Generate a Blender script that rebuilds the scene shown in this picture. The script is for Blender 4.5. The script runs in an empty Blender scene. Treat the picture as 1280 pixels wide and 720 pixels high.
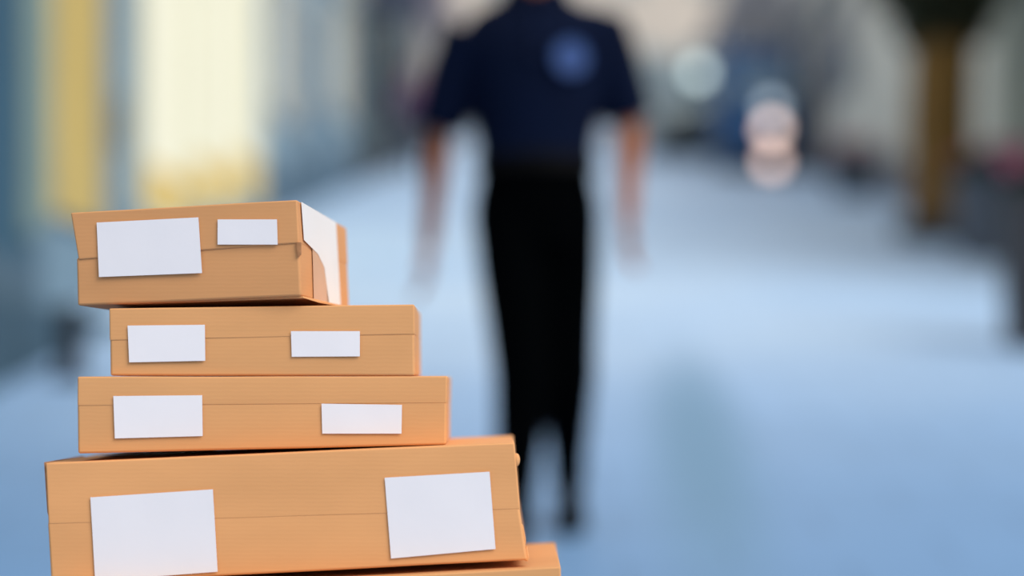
import bpy, bmesh, math, random
from mathutils import Vector, Matrix, noise
random.seed(7)
SC = bpy.context.scene
COL = SC.collection
PI = math.pi
FPX = 2800.0          # focal length in pixels
EYE = 0.738           # camera height
HY = 480.0            # pixel row of the eye level
SLOPE = 0.1286        # the street climbs
Y0 = 4.02             # where the climb starts
AX = 0.0214           # the street's sideways drift per metre


def at(px, py, Y):
    return Vector(((px - 640) / FPX * Y, Y, EYE - (py - HY) / FPX * Y))


def gz(Y):
    return max(0.0, (Y - Y0) * SLOPE)


def lin(c):
    return tuple(((v / 255) / 12.92 if v / 255 <= 0.04045 else ((v / 255 + 0.055) / 1.055) ** 2.4) for v in c) + (1,)


# ------------------------------------------------------------------ materials
def mat(name, rgb, rough=0.6, var=0.12, scale=6.0, bump=0.0, bscale=60, metal=0.0, spec=0.5, emit=None, estr=0.0,
        stretch=(1, 1, 1), sheen=0.0):
    m = bpy.data.materials.new(name)
    m.use_nodes = True
    nt = m.node_tree
    b = nt.nodes['Principled BSDF']
    b.inputs['Roughness'].default_value = rough
    b.inputs['Metallic'].default_value = metal
    b.inputs['Specular IOR Level'].default_value = spec
    if sheen:
        b.inputs['Sheen Weight'].default_value = sheen
    tc = nt.nodes.new('ShaderNodeTexCoord')
    mp = nt.nodes.new('ShaderNodeMapping')
    mp.inputs['Scale'].default_value = stretch
    nt.links.new(tc.outputs['Object'], mp.inputs['Vector'])
    c = lin(rgb)
    if var > 0:
        n = nt.nodes.new('ShaderNodeTexNoise')
        n.inputs['Scale'].default_value = scale
        n.inputs['Detail'].default_value = 5
        nt.links.new(mp.outputs['Vector'], n.inputs['Vector'])
        r = nt.nodes.new('ShaderNodeValToRGB')
        r.color_ramp.elements[0].position = 0.3
        r.color_ramp.elements[1].position = 0.7
        r.color_ramp.elements[0].color = tuple(v * (1 - var) for v in c[:3]) + (1,)
        r.color_ramp.elements[1].color = tuple(min(1, v * (1 + var)) for v in c[:3]) + (1,)
        nt.links.new(n.outputs['Fac'], r.inputs['Fac'])
        nt.links.new(r.outputs['Color'], b.inputs['Base Color'])
    else:
        b.inputs['Base Color'].default_value = c
    if bump > 0:
        n2 = nt.nodes.new('ShaderNodeTexNoise')
        n2.inputs['Scale'].default_value = bscale
        n2.inputs['Detail'].default_value = 4
        nt.links.new(mp.outputs['Vector'], n2.inputs['Vector'])
        bp = nt.nodes.new('ShaderNodeBump')
        bp.inputs['Strength'].default_value = bump
        bp.inputs['Distance'].default_value = 0.004
        nt.links.new(n2.outputs['Fac'], bp.inputs['Height'])
        nt.links.new(bp.outputs['Normal'], b.inputs['Normal'])
    if emit:
        b.inputs['Emission Color'].default_value = lin(emit)
        b.inputs['Emission Strength'].default_value = estr
    return m


def cardboard(name, rgb, rough=0.75):
    """kraft board: fibre flecks, faint flute lines and soft mottling"""
    m = mat(name, rgb, rough, 0.07, 5, 0.0, stretch=(1, 1, 3), spec=0.25)
    nt = m.node_tree
    b = nt.nodes['Principled BSDF']
    tc = nt.nodes.new('ShaderNodeTexCoord')
    mp = nt.nodes.new('ShaderNodeMapping')
    mp.inputs['Scale'].default_value = (1, 1, 1)
    nt.links.new(tc.outputs['Object'], mp.inputs['Vector'])
    w = nt.nodes.new('ShaderNodeTexWave')
    w.wave_type = 'BANDS'
    w.bands_direction = 'Z'
    w.inputs['Scale'].default_value = 80
    w.inputs['Distortion'].default_value = 2.5
    w.inputs['Detail'].default_value = 2
    nt.links.new(mp.outputs['Vector'], w.inputs['Vector'])
    n = nt.nodes.new('ShaderNodeTexNoise')
    n.inputs['Scale'].default_value = 7
    n.inputs['Detail'].default_value = 3
    nt.links.new(mp.outputs['Vector'], n.inputs['Vector'])
    ad = nt.nodes.new('ShaderNodeMath')
    ad.operation = 'MULTIPLY_ADD'
    ad.inputs[1].default_value = 14.0
    nt.links.new(n.outputs['Fac'], ad.inputs[0])
    nt.links.new(w.outputs['Fac'], ad.inputs[2])
    bp = nt.nodes.new('ShaderNodeBump')
    bp.inputs['Strength'].default_value = 0.08
    bp.inputs['Distance'].default_value = 0.0004
    nt.links.new(ad.outputs[0], bp.inputs['Height'])
    nt.links.new(bp.outputs['Normal'], b.inputs['Normal'])
    return m


def emission(name, rgb, s):
    m = bpy.data.materials.new(name)
    m.use_nodes = True
    nt = m.node_tree
    nt.nodes.clear()
    o = nt.nodes.new('ShaderNodeOutputMaterial')
    e = nt.nodes.new('ShaderNodeEmission')
    e.inputs['Color'].default_value = lin(rgb)
    e.inputs['Strength'].default_value = s
    nt.links.new(e.outputs[0], o.inputs['Surface'])
    return m


M = {}
M['kraft'] = cardboard('kraft_board', (221, 161, 106))
M['kraft2'] = cardboard('kraft_board_warm', (229, 165, 108))
M['kraft0'] = cardboard('kraft_board_dull', (213, 153, 101))
M['kraft_edge'] = mat('kraft_cut_edge', (176, 122, 80), 0.85, 0.25, 160)
M['label'] = mat('label_paper', (238, 234, 236), 0.55, 0.012, 9, 0.08, 30)
M['tape_white'] = mat('white_tape', (248, 245, 242), 0.35, 0.02, 8, 0.15, 25)
M['tape'] = mat('packing_tape', (226, 178, 138), 0.3, 0.05, 8, 0.15, 25)
M['wood'] = mat('pallet_wood', (176, 140, 100), 0.8, 0.25, 9, 0.3, 40, stretch=(1, 6, 6))
M['skin'] = mat('skin', (150, 84, 44), 0.5, 0.06, 14, 0.05, 90)
M['hair'] = mat('hair_dark', (32, 24, 20), 0.6, 0.3, 40, 0.5, 120)
M['navy'] = mat('navy_polo', (3, 14, 38), 0.9, 0.12, 9, 0.2, 90, spec=0.1)
M['black_cloth'] = mat('black_trousers', (2, 3, 4), 0.95, 0.12, 9, 0.2, 90, spec=0.01)
M['leather'] = mat('black_leather', (5, 5, 6), 0.7, 0.1, 20, 0.1, 60, spec=0.1)
M['steel'] = mat('brushed_metal', (150, 152, 156), 0.35, 0.05, 30, metal=0.9)
M['eye'] = mat('eye_white', (230, 226, 220), 0.2, 0)
M['iris'] = mat('iris_brown', (58, 36, 22), 0.2, 0)
M['lips'] = mat('lips', (132, 66, 50), 0.45, 0.05)
M['badge'] = mat('badge_blue', (20, 68, 132), 0.5, 0.05)
M['badge_l'] = mat('badge_light', (44, 94, 164), 0.5, 0.03)
M['button'] = mat('button_navy', (30, 42, 80), 0.4, 0)


# ------------------------------------------------------------------ helpers
def link(name, me, m=None, parent=None, smooth=None):
    o = bpy.data.objects.new(name, me)
    COL.objects.link(o)
    if m is not None:
        me.materials.append(m)
    if parent is not None:
        o.parent = parent
    if smooth is not None:
        for p in me.polygons:
            p.use_smooth = True
        me.set_sharp_from_angle(angle=math.radians(smooth))
    return o


def obj(name, bm, m=None, parent=None, smooth=None):
    bmesh.ops.recalc_face_normals(bm, faces=bm.faces)
    me = bpy.data.meshes.new(name)
    bm.to_mesh(me)
    bm.free()
    return link(name, me, m, parent, smooth)


def tag(o, label, cat, group=None, kind=None):
    o['label'] = label
    o['category'] = cat
    if group:
        o['group'] = group
    if kind:
        o['kind'] = kind
    return o


def thing(name, label, cat, loc=(0, 0, 0), rz=0.0, group=None):
    o = bpy.data.objects.new(name, None)
    COL.objects.link(o)
    o.location = loc
    o.rotation_euler = (0, 0, rz)
    o.empty_display_size = 0.1
    return tag(o, label, cat, group)


def structure(o):
    o['kind'] = 'structure'
    return o


def box(bm, x0, x1, y0, y1, z0, z1, f=None):
    vs = [Vector((x, y, z)) for x in (x0, x1) for y in (y0, y1) for z in (z0, z1)]
    if f:
        vs = [f(v) for v in vs]
    v = [bm.verts.new(p) for p in vs]
    for q in ((0, 1, 3, 2), (4, 6, 7, 5), (0, 4, 5, 1), (2, 3, 7, 6), (0, 2, 6, 4), (1, 5, 7, 3)):
        bm.faces.new([v[i] for i in q])


def bevel(bm, w, seg=2):
    bmesh.ops.bevel(bm, geom=list(bm.edges), offset=w, segments=seg, profile=0.5, affect='EDGES')


def loft(bm, pts, rad, n=14, caps=True, up=None):
    """elliptic tube through pts; rad = r or (rx, ry) at each point"""
    rings = []
    pts = [Vector(p) for p in pts]
    for i, p in enumerate(pts):
        a = pts[max(0, i - 1)]
        b = pts[min(len(pts) - 1, i + 1)]
        d = (b - a).normalized()
        ref = Vector((1, 0, 0)) if abs(d.x) < 0.85 else Vector((0, 0, 1))
        if up is not None:
            ref = Vector(up)
        v = d.cross(ref).normalized()
        u = v.cross(d).normalized()
        r = rad[i]
        rx, ry = (r, r) if not isinstance(r, (tuple, list)) else r
        rings.append([bm.verts.new(p + u * rx * math.cos(2 * PI * k / n) + v * ry * math.sin(2 * PI * k / n)) for k in range(n)])
    for a, b in zip(rings, rings[1:]):
        for k in range(n):
            bm.faces.new((a[k], a[(k + 1) % n], b[(k + 1) % n], b[k]))
    if caps:
        bm.faces.new(list(reversed(rings[0])))
        bm.faces.new(rings[-1])
    return rings


def ball(bm, c, r, n=14, f=None):
    rx, ry, rz = r if isinstance(r, (tuple, list)) else (r, r, r)
    c = Vector(c)
    res = bmesh.ops.create_uvsphere(bm, u_segments=n, v_segments=max(8, n * 2 // 3), radius=1)
    for v in res['verts']:
        p = Vector((v.co.x * rx, v.co.y * ry, v.co.z * rz))
        if f:
            p = f(p)
        v.co = c + p


def disc(bm, c, axis, r, t, n=28):
    c = Vector(c)
    axis = Vector(axis).normalized()
    loft(bm, [c - axis * t / 2, c + axis * t / 2], [r, r], n)


def remesh(o, vox, smooth_it=6, fac=0.6):
    md = o.modifiers.new('remesh', 'REMESH')
    md.mode = 'VOXEL'
    md.voxel_size = vox
    md.use_smooth_shade = True
    if smooth_it:
        s = o.modifiers.new('smooth', 'SMOOTH')
        s.iterations = smooth_it
        s.factor = fac
    return o


# ------------------------------------------------------------------ parcels
def grid_hexa(bm, C, nu, nw, nv, amp=0.0, seed=0.0):
    """closed six-sided block through the eight corners C[(u,w,v)], u across, w deep, v up"""
    def T(u, w, v):
        p = Vector((0, 0, 0))
        for a in (0, 1):
            for b in (0, 1):
                for c in (0, 1):
                    p += C[(a, b, c)] * ((u if a else 1 - u) * (w if b else 1 - w) * (v if c else 1 - v))
        return p
    cache = {}
    ctr = T(.5, .5, .5)

    def V(i, j, k):
        if (i, j, k) not in cache:
            p = T(i / nu, j / nw, k / nv)
            if amp:
                m = (16 * (i / nu) * (1 - i / nu) * (k / nv) * (1 - k / nv)) if j in (0, nw) else 0
                s = noise.noise(Vector((p.x * 6 + seed, p.y * 6, p.z * 9)))
                out = Vector((0, -1 if j == 0 else 1, 0))
                p = p + out * amp * (0.5 * m + 0.7 * s * min(1, m * 2))
                if k in (0, nv) or i in (0, nu):
                    p += Vector((noise.noise(p * 14 + Vector((seed, 0, 0))), 0, noise.noise(p * 11 + Vector((0, seed, 3))))) * amp * 0.45
            cache[(i, j, k)] = bm.verts.new(p)
        return cache[(i, j, k)]
    for i in range(nu):
        for k in range(nv):
            bm.faces.new((V(i, 0, k), V(i + 1, 0, k), V(i + 1, 0, k + 1), V(i, 0, k + 1)))
            bm.faces.new((V(i, nw, k), V(i, nw, k + 1), V(i + 1, nw, k + 1), V(i + 1, nw, k)))
    for j in range(nw):
        for k in range(nv):
            bm.faces.new((V(0, j, k), V(0, j, k + 1), V(0, j + 1, k + 1), V(0, j + 1, k)))
            bm.faces.new((V(nu, j, k), V(nu, j + 1, k), V(nu, j + 1, k + 1), V(nu, j, k + 1)))
    for i in range(nu):
        for j in range(nw):
            bm.faces.new((V(i, j, 0), V(i, j + 1, 0), V(i + 1, j + 1, 0), V(i + 1, j, 0)))
            bm.faces.new((V(i, j, nv), V(i + 1, j, nv), V(i + 1, j + 1, nv), V(i, j + 1, nv)))
    return T


def add_bevel(o, w, seg=3):
    b = o.modifiers.new('bevel', 'BEVEL')
    b.width = w
    b.segments = seg
    b.limit_method = 'ANGLE'
    b.angle_limit = math.radians(40)


def sheet(bm, pts, nrm, t, sub=1):
    """thin paper of thickness t on the polygon pts"""
    lo = [bm.verts.new(p) for p in pts]
    hi = [bm.verts.new(p + nrm * t) for p in pts]
    n = len(pts)
    bm.faces.new(lo[::-1])
    bm.faces.new(hi)
    for i in range(n):
        bm.faces.new((lo[i], lo[(i + 1) % n], hi[(i + 1) % n], hi[i]))


PS = 0.78             # how near the parcels stand


class Parcel:
    """a mailer carton: tray below, lid tucked over it, papers stuck on the front"""

    def __init__(self, label, yl, yr, xl, xr, depth, yaw, body, lid, back_dz=(0, 0, 0, 0), mk='kraft', bevel_w=0.0022, seed=0.0,
                 lid_out=0.0006):
        yl, yr, depth = yl * PS, yr * PS, depth * PS
        back_dz = [z * PS for z in back_dz]
        self.lift = lid_out + 0.0016
        # depth is linear in px between (xl, yl) and (xr, yr)
        self.k = (yl, yr, xl, xr)
        o = at(*[(body[0][0] + body[1][0]) / 2, body[0][1]], self.Y((body[0][0] + body[1][0]) / 2))
        self.root = thing('parcel', label, 'parcel', o, 0, 'stacked parcels')
        self.o = o
        d = Vector((math.sin(yaw), math.cos(yaw), 0))
        L, R = self.P(body[0]), self.P(body[1])
        self.n = Vector(((R - L).y, -(R - L).x, 0)).normalized()
        self.d = d
        self.depth = depth
        self.T = {}
        for key, q, grow in (('tray', body, 0.0), ('lid', lid, lid_out)):
            C = {}
            for (u, v), p in zip(((0, 0), (1, 0), (1, 1), (0, 1)), q):
                f = self.P(p) + self.n * grow
                C[(u, 0, v)] = f
                dz = back_dz[(0 if u == 0 else 1) + (2 if v else 0)]
                C[(u, 1, v)] = f + d * (depth + 2 * grow) + Vector((0, 0, dz))
            bm = bmesh.new()
            self.T[key] = grid_hexa(bm, C, 36, 12, 8, 0.0007, seed + (3 if key == 'lid' else 0))
            ob = obj(key, bm, M[mk], self.root, 35)
            add_bevel(ob, bevel_w if key == 'tray' else 0.0014)
            self.__dict__[key] = ob

    def Y(self, px):
        yl, yr, xl, xr = self.k
        # straight wall in space: 1/Y linear in px
        t = (px - xl) / (xr - xl)
        return 1.0 / ((1 - t) / yl + t / yr)

    def P(self, p):
        return at(p[0], p[1], self.Y(p[0])) - self.o

    def paper(self, name, quad, m='label', t=0.0003, label=None):
        lift = self.lift
        bm = bmesh.new()
        n = self.n
        # gently curling sheet: 10x6 grid
        P = [self.P(q) for q in quad]
        N, K = 12, 8
        g = []
        for lay in (0, 1):
            rows = []
            for j in range(K + 1):
                row = []
                for i in range(N + 1):
                    u, v = i / N, j / K
                    p = P[0] * (1 - u) * (1 - v) + P[1] * u * (1 - v) + P[2] * u * v + P[3] * (1 - u) * v
                    p = p + n * (lift + lay * t + 0.0004 * noise.noise(p * 25))
                    row.append(bm.verts.new(p))
                rows.append(row)
            g.append(rows)
        for lay in (0, 1):
            for j in range(K):
                for i in range(N):
                    r = g[lay]
                    bm.faces.new((r[j][i], r[j][i + 1], r[j + 1][i + 1], r[j + 1][i]))
        ring = [(0, i) for i in range(N)] + [(j, N) for j in range(K)] + [(K, N - i) for i in range(N)] + [(K - j, 0) for j in range(K)]
        for a in range(len(ring)):
            b = (a + 1) % len(ring)
            bm.faces.new((g[0][ring[a][0]][ring[a][1]], g[0][ring[b][0]][ring[b][1]], g[1][ring[b][0]][ring[b][1]], g[1][ring[a][0]][ring[a][1]]))
        o = obj(name, bm, M[m], self.root, 60)
        if label:
            o['label'] = label
        return o

    def side(self, name, poly, m, key=None, lift=0.003, t=0.0003):
        """paper on the right-hand end, poly in (w, v) over the whole height"""
        A, B = self.T['tray'], self.T['lid']
        def S(w, v):
            lo, hi = A(1, w, 0), B(1, w, 1)
            return lo * (1 - v) + hi * v
        n = Vector((self.d.y, -self.d.x, 0))
        bm = bmesh.new()
        sheet(bm, [S(*q) + n * lift for q in poly], n, t)
        return obj(name, bm, M[m], self.root)


# the tall stack, topmost first; pixel corners: bottom-left, bottom-right, top-right, top-left
p1 = Parcel('topmost parcel of the stack, deeper, turned, with white tape down its right end',
            2.815, 2.785, 97, 376, 0.33, 0.11,
            [(97, 382), (376.5, 370), (373.5, 300), (95.5, 322)],
            [(98.5, 325), (373.8, 304), (371.5, 250), (89, 266)],
            back_dz=(-0.003, -0.0095, -0.003, -0.0119), seed=1.0, lid_out=0.0015, mk='kraft0')
p1.paper('shipping_label', [(125, 346.5), (253.5, 341.5), (249, 272), (122, 278.5)], label='large white blank label')
p1.paper('return_label', [(273, 306), (348, 306), (347, 274.5), (273, 274.5)], label='small white blank label')
p1.side('sealing_tape', [(.22, 0), (.5, 0), (.46, .55), (.24, .62)], 'tape', lift=0.0010)
p1.side('white_label', [(.52, .0), (.77, .0), (.74, .99), (.05, .995), (.07, .60), (.33, .52), (.45, .40)], 'tape_white', lift=0.0015)
# torn lid corner tabs
bm = bmesh.new()
for q in ([(371, 303), (377, 303), (377, 318), (373, 322)],):
    pts = [p1.P(a) + p1.n * 0.0005 for a in q]
    sheet(bm, pts, p1.n, 0.0022)
obj('tuck_tab', bm, M['kraft_edge'], p1.root)
bm = bmesh.new()
a = p1.P((150, 380.5)); b = p1.P((394, 377.5))
sheet(bm, [a + p1.d * .012, p1.P((378, 372)) + p1.d * .004, b + p1.d * .02, b + p1.d * .16, a + p1.d * .16], Vector((0, 0, 1)), 0.0015)
obj('bottom_flap', bm, M['kraft2'], p1.root)

p2 = Parcel('second parcel from the top, narrow and flat, under the turned one',
            2.80, 2.80, 137, 522, 0.36, -0.020,
            [(138, 469.8), (518.5, 469.8), (518, 416), (137.5, 421)],
            [(137.2, 426), (518.3, 418.5), (518, 380.5), (136.5, 385.5)], back_dz=(0, 0, 0, 0), seed=5.0)
p2.paper('shipping_label', [(162, 453), (257, 451), (256.5, 406), (160, 407)], label='larger white blank label')
p2.paper('return_label', [(365, 446), (450, 445.5), (450, 414), (364, 414)], label='smaller white blank label')

p3 = Parcel('middle parcel of the five, a flat carton wider than the one above it',
            2.79, 2.80, 97, 562, 0.37, -0.014,
            [(97.5, 567), (557.5, 556), (558, 500), (97, 505)],
            [(96.8, 508), (558.3, 504.5), (559, 470.3), (97.2, 470.8)], seed=9.0, lid_out=0.0004)
p3.paper('shipping_label', [(144, 548), (253.7, 545), (253, 494), (142, 495)], label='larger white blank label')
p3.paper('return_label', [(403, 542), (502, 542), (502.5, 506), (402, 504.5)], label='smaller white blank label')

p4 = Parcel('big tilted parcel, second from the bottom, with two large square labels',
            2.77, 2.76, 58, 643, 0.40, -0.004,
            [(64, 731), (659, 700), (649, 634), (59.5, 652)],
            [(60.5, 656), (650, 637), (643, 553.5), (57, 579)], mk='kraft2', seed=13.0, lid_out=0.0003)
p4.paper('shipping_label', [(119.5, 726), (272.5, 714.4), (266.5, 611.5), (113.5, 621.5)], label='large white blank label at the left')
p4.paper('return_label', [(489, 698), (619.5, 686), (612, 589.5), (481, 597)], label='large white blank label at the right')
# side tabs that bulge out at the right, and the lid wing that sticks out at the left
bm = bmesh.new()
c = p4.P((645.5, 575)) + p4.d * 0.004
ball(bm, c, (0.0035, 0.004, 0.0065), 12)
o = obj('tuck_tab', bm, M['kraft2'], p4.root, 40)
bm = bmesh.new()
pts = [p4.P(q) for q in ((648, 655), (654, 657), (657.5, 676), (656, 686), (652, 690))]
sheet(bm, [q + p4.d * 0.004 for q in pts], p4.d, 0.012)
pts = [p4.P(q) for q in ((653, 688), (659, 683), (661.5, 697), (660, 702), (655, 701))]
sheet(bm, [q + p4.d * 0.003 for q in pts], p4.d, 0.012)
bevel(bm, 0.0008, 1)
obj('side_tab', bm, M['kraft2'], p4.root)
bm = bmesh.new()
pts = [p4.P(q) for q in ((54, 578), (58.5, 580), (60.5, 650), (58, 640))]
sheet(bm, [q + p4.d * 0.004 for q in pts], p4.d, 0.20)
obj('lid_wing', bm, M['kraft_edge'], p4.root)
# label lying on the top of the tilted parcel, half under the one above
bm = bmesh.new()
T = p4.T['lid']
q = [T(u, w, 1) + Vector((0, 0, 0.0016)) for u, w in ((.068, .35), (.30, .32), (.30, .97), (.055, .98))]
sheet(bm, q, Vector((0, 0, 1)), 0.0003)
obj('top_label', bm, M['label'], p4.root)

p5 = Parcel('bottom parcel of the stack, mostly below the frame, one corner showing',
            2.735, 2.735, 60, 701, 0.42, 0.003,
            [(80, 1250), (702, 1250), (701.5, 850), (76, 850)],
            [(76, 856), (702.5, 856), (701, 708.5), (72, 744)], mk='kraft', seed=17.0,
            back_dz=(0, 0, 0.0, 0.0))
p5.paper('shipping_label', [(130, 990), (300, 990), (300, 880), (130, 880)], label='large white blank label')

# bring each upper carton down onto the one below is already in the corners; the pallet below carries them
pz = EYE - (1250 - HY) / FPX * 2.735 * PS
pal = thing('wooden_pallet', 'low wooden pallet on the paving under the stacked parcels', 'pallet', (-0.196, 2.31, 0))
w_, d_ = 0.34, 0.24
for i in range(5):
    bm = bmesh.new()
    x = -w_ + i * (2 * w_ - 0.1) / 4
    box(bm, x, x + 0.1, -d_, d_, pz - 0.019, pz - 0.001)
    bevel(bm, 0.002, 1)
    obj('deck_board', bm, M['wood'], pal)
for y in (-d_, -0.05, d_ - 0.1):
    bm = bmesh.new()
    box(bm, -w_, w_, y, y + 0.1, pz - 0.037, pz - 0.019)
    bevel(bm, 0.002, 1)
    obj('stringer_board', bm, M['wood'], pal)
    for x in (-w_, -0.05, w_ - 0.1):
        bm = bmesh.new()
        box(bm, x, x + 0.1, y, y + 0.1, 0.018, pz - 0.037)
        bevel(bm, 0.003, 1)
        obj('spacer_block', bm, M['wood'], pal)
    bm = bmesh.new()
    box(bm, -w_, w_, y, y + 0.1, 0.001, 0.018)
    bevel(bm, 0.002, 1)
    obj('bottom_board', bm, M['wood'], pal)


# ------------------------------------------------------------------ people
def hand(bm, wrist, d, side, fwd=(0, -1, 0), s=1.0):
    """palm, four curled fingers and a thumb hanging from the wrist along d; side: +1 thumb forward on the -y side"""
    d = Vector(d).normalized()
    f = Vector(fwd).normalized()                     # across the palm, thumb side
    nrm = d.cross(f).normalized() * side             # the palm faces inwards
    wr = Vector(wrist)
    loft(bm, [wr - d * .02, wr + d * .02 * s, wr + d * .055 * s, wr + d * .088 * s],
         [(.023 * s, .019 * s), (.032 * s, .016 * s), (.040 * s, .015 * s), (.038 * s, .012 * s)], 14, up=f)
    for i, (off, ln) in enumerate(((.029, .070), (.010, .078), (-.009, .073), (-.027, .058))):
        b = wr + d * .082 * s + f * off * s
        L = ln * s
        p1_ = b + d * L * .45 + nrm * .006
        p2_ = p1_ + d * L * .30 + nrm * .012
        p3_ = p2_ + d * L * .20 + nrm * .015
        loft(bm, [b - d * .01, b, p1_, p2_, p3_], [.0088, .0090, .0085, .0078, .0055], 10, up=f)
    b = wr + d * .030 * s + f * .026 * s
    q1 = b + (d * .55 + f * .75 + nrm * .35).normalized() * .036 * s
    q2 = q1 + (d * .9 + f * .3 + nrm * .35).normalized() * .030 * s
    q3 = q2 + (d * .95 + nrm * .4).normalized() * .018 * s
    loft(bm, [b, q1, q2, q3], [.013, .0105, .0095, .006], 10)


def head_mesh(bm, c, s=1.0):
    """skull, jaw, brow, nose, lips and ears; the face looks towards -y"""
    c = Vector(c)

    def shape(p):
        x, y, z = p
        t = max(0.0, -z / .115)
        x *= 1 - .34 * t ** 1.5
        if y > 0:
            y *= 1 - .30 * t
        else:
            y *= 1 - .10 * t ** 2
        if y < -.05 and -.01 < z < .03:
            y += .006                                 # eye line
        return Vector((x, y, z))
    ball(bm, c, (.078 * s, .096 * s, .115 * s), 32, shape)
    loft(bm, [c + Vector((0, -.088, .022)) * s, c + Vector((0, -.100, .000)) * s, c + Vector((0, -.108, -.020)) * s, c + Vector((0, -.098, -.031)) * s],
         [.007 * s, .009 * s, .0125 * s, .009 * s], 12)
    ball(bm, c + Vector((0, -.060, -.096)) * s, (.030 * s, .022 * s, .017 * s), 16)     # chin
    for sx in (-1, 1):
        ball(bm, c + Vector((sx * .079, .008, -.008)) * s, (.010 * s, .019 * s, .032 * s), 12)
        ball(bm, c + Vector((sx * .032, -.078, .030)) * s, (.027 * s, .013 * s, .009 * s), 16)   # brow
        ball(bm, c + Vector((sx * .043, -.058, -.026)) * s, (.024 * s, .024 * s, .024 * s), 16)
        ball(bm, c + Vector((sx * .011, -.098, -.025)) * s, (.008 * s, .009 * s, .007 * s), 10)   # cheek
    ball(bm, c + Vector((0, -.074, -.054)) * s, (.026 * s, .016 * s, .010 * s), 16)
    ball(bm, c + Vector((0, -.070, -.068)) * s, (.023 * s, .015 * s, .009 * s), 16)


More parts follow.
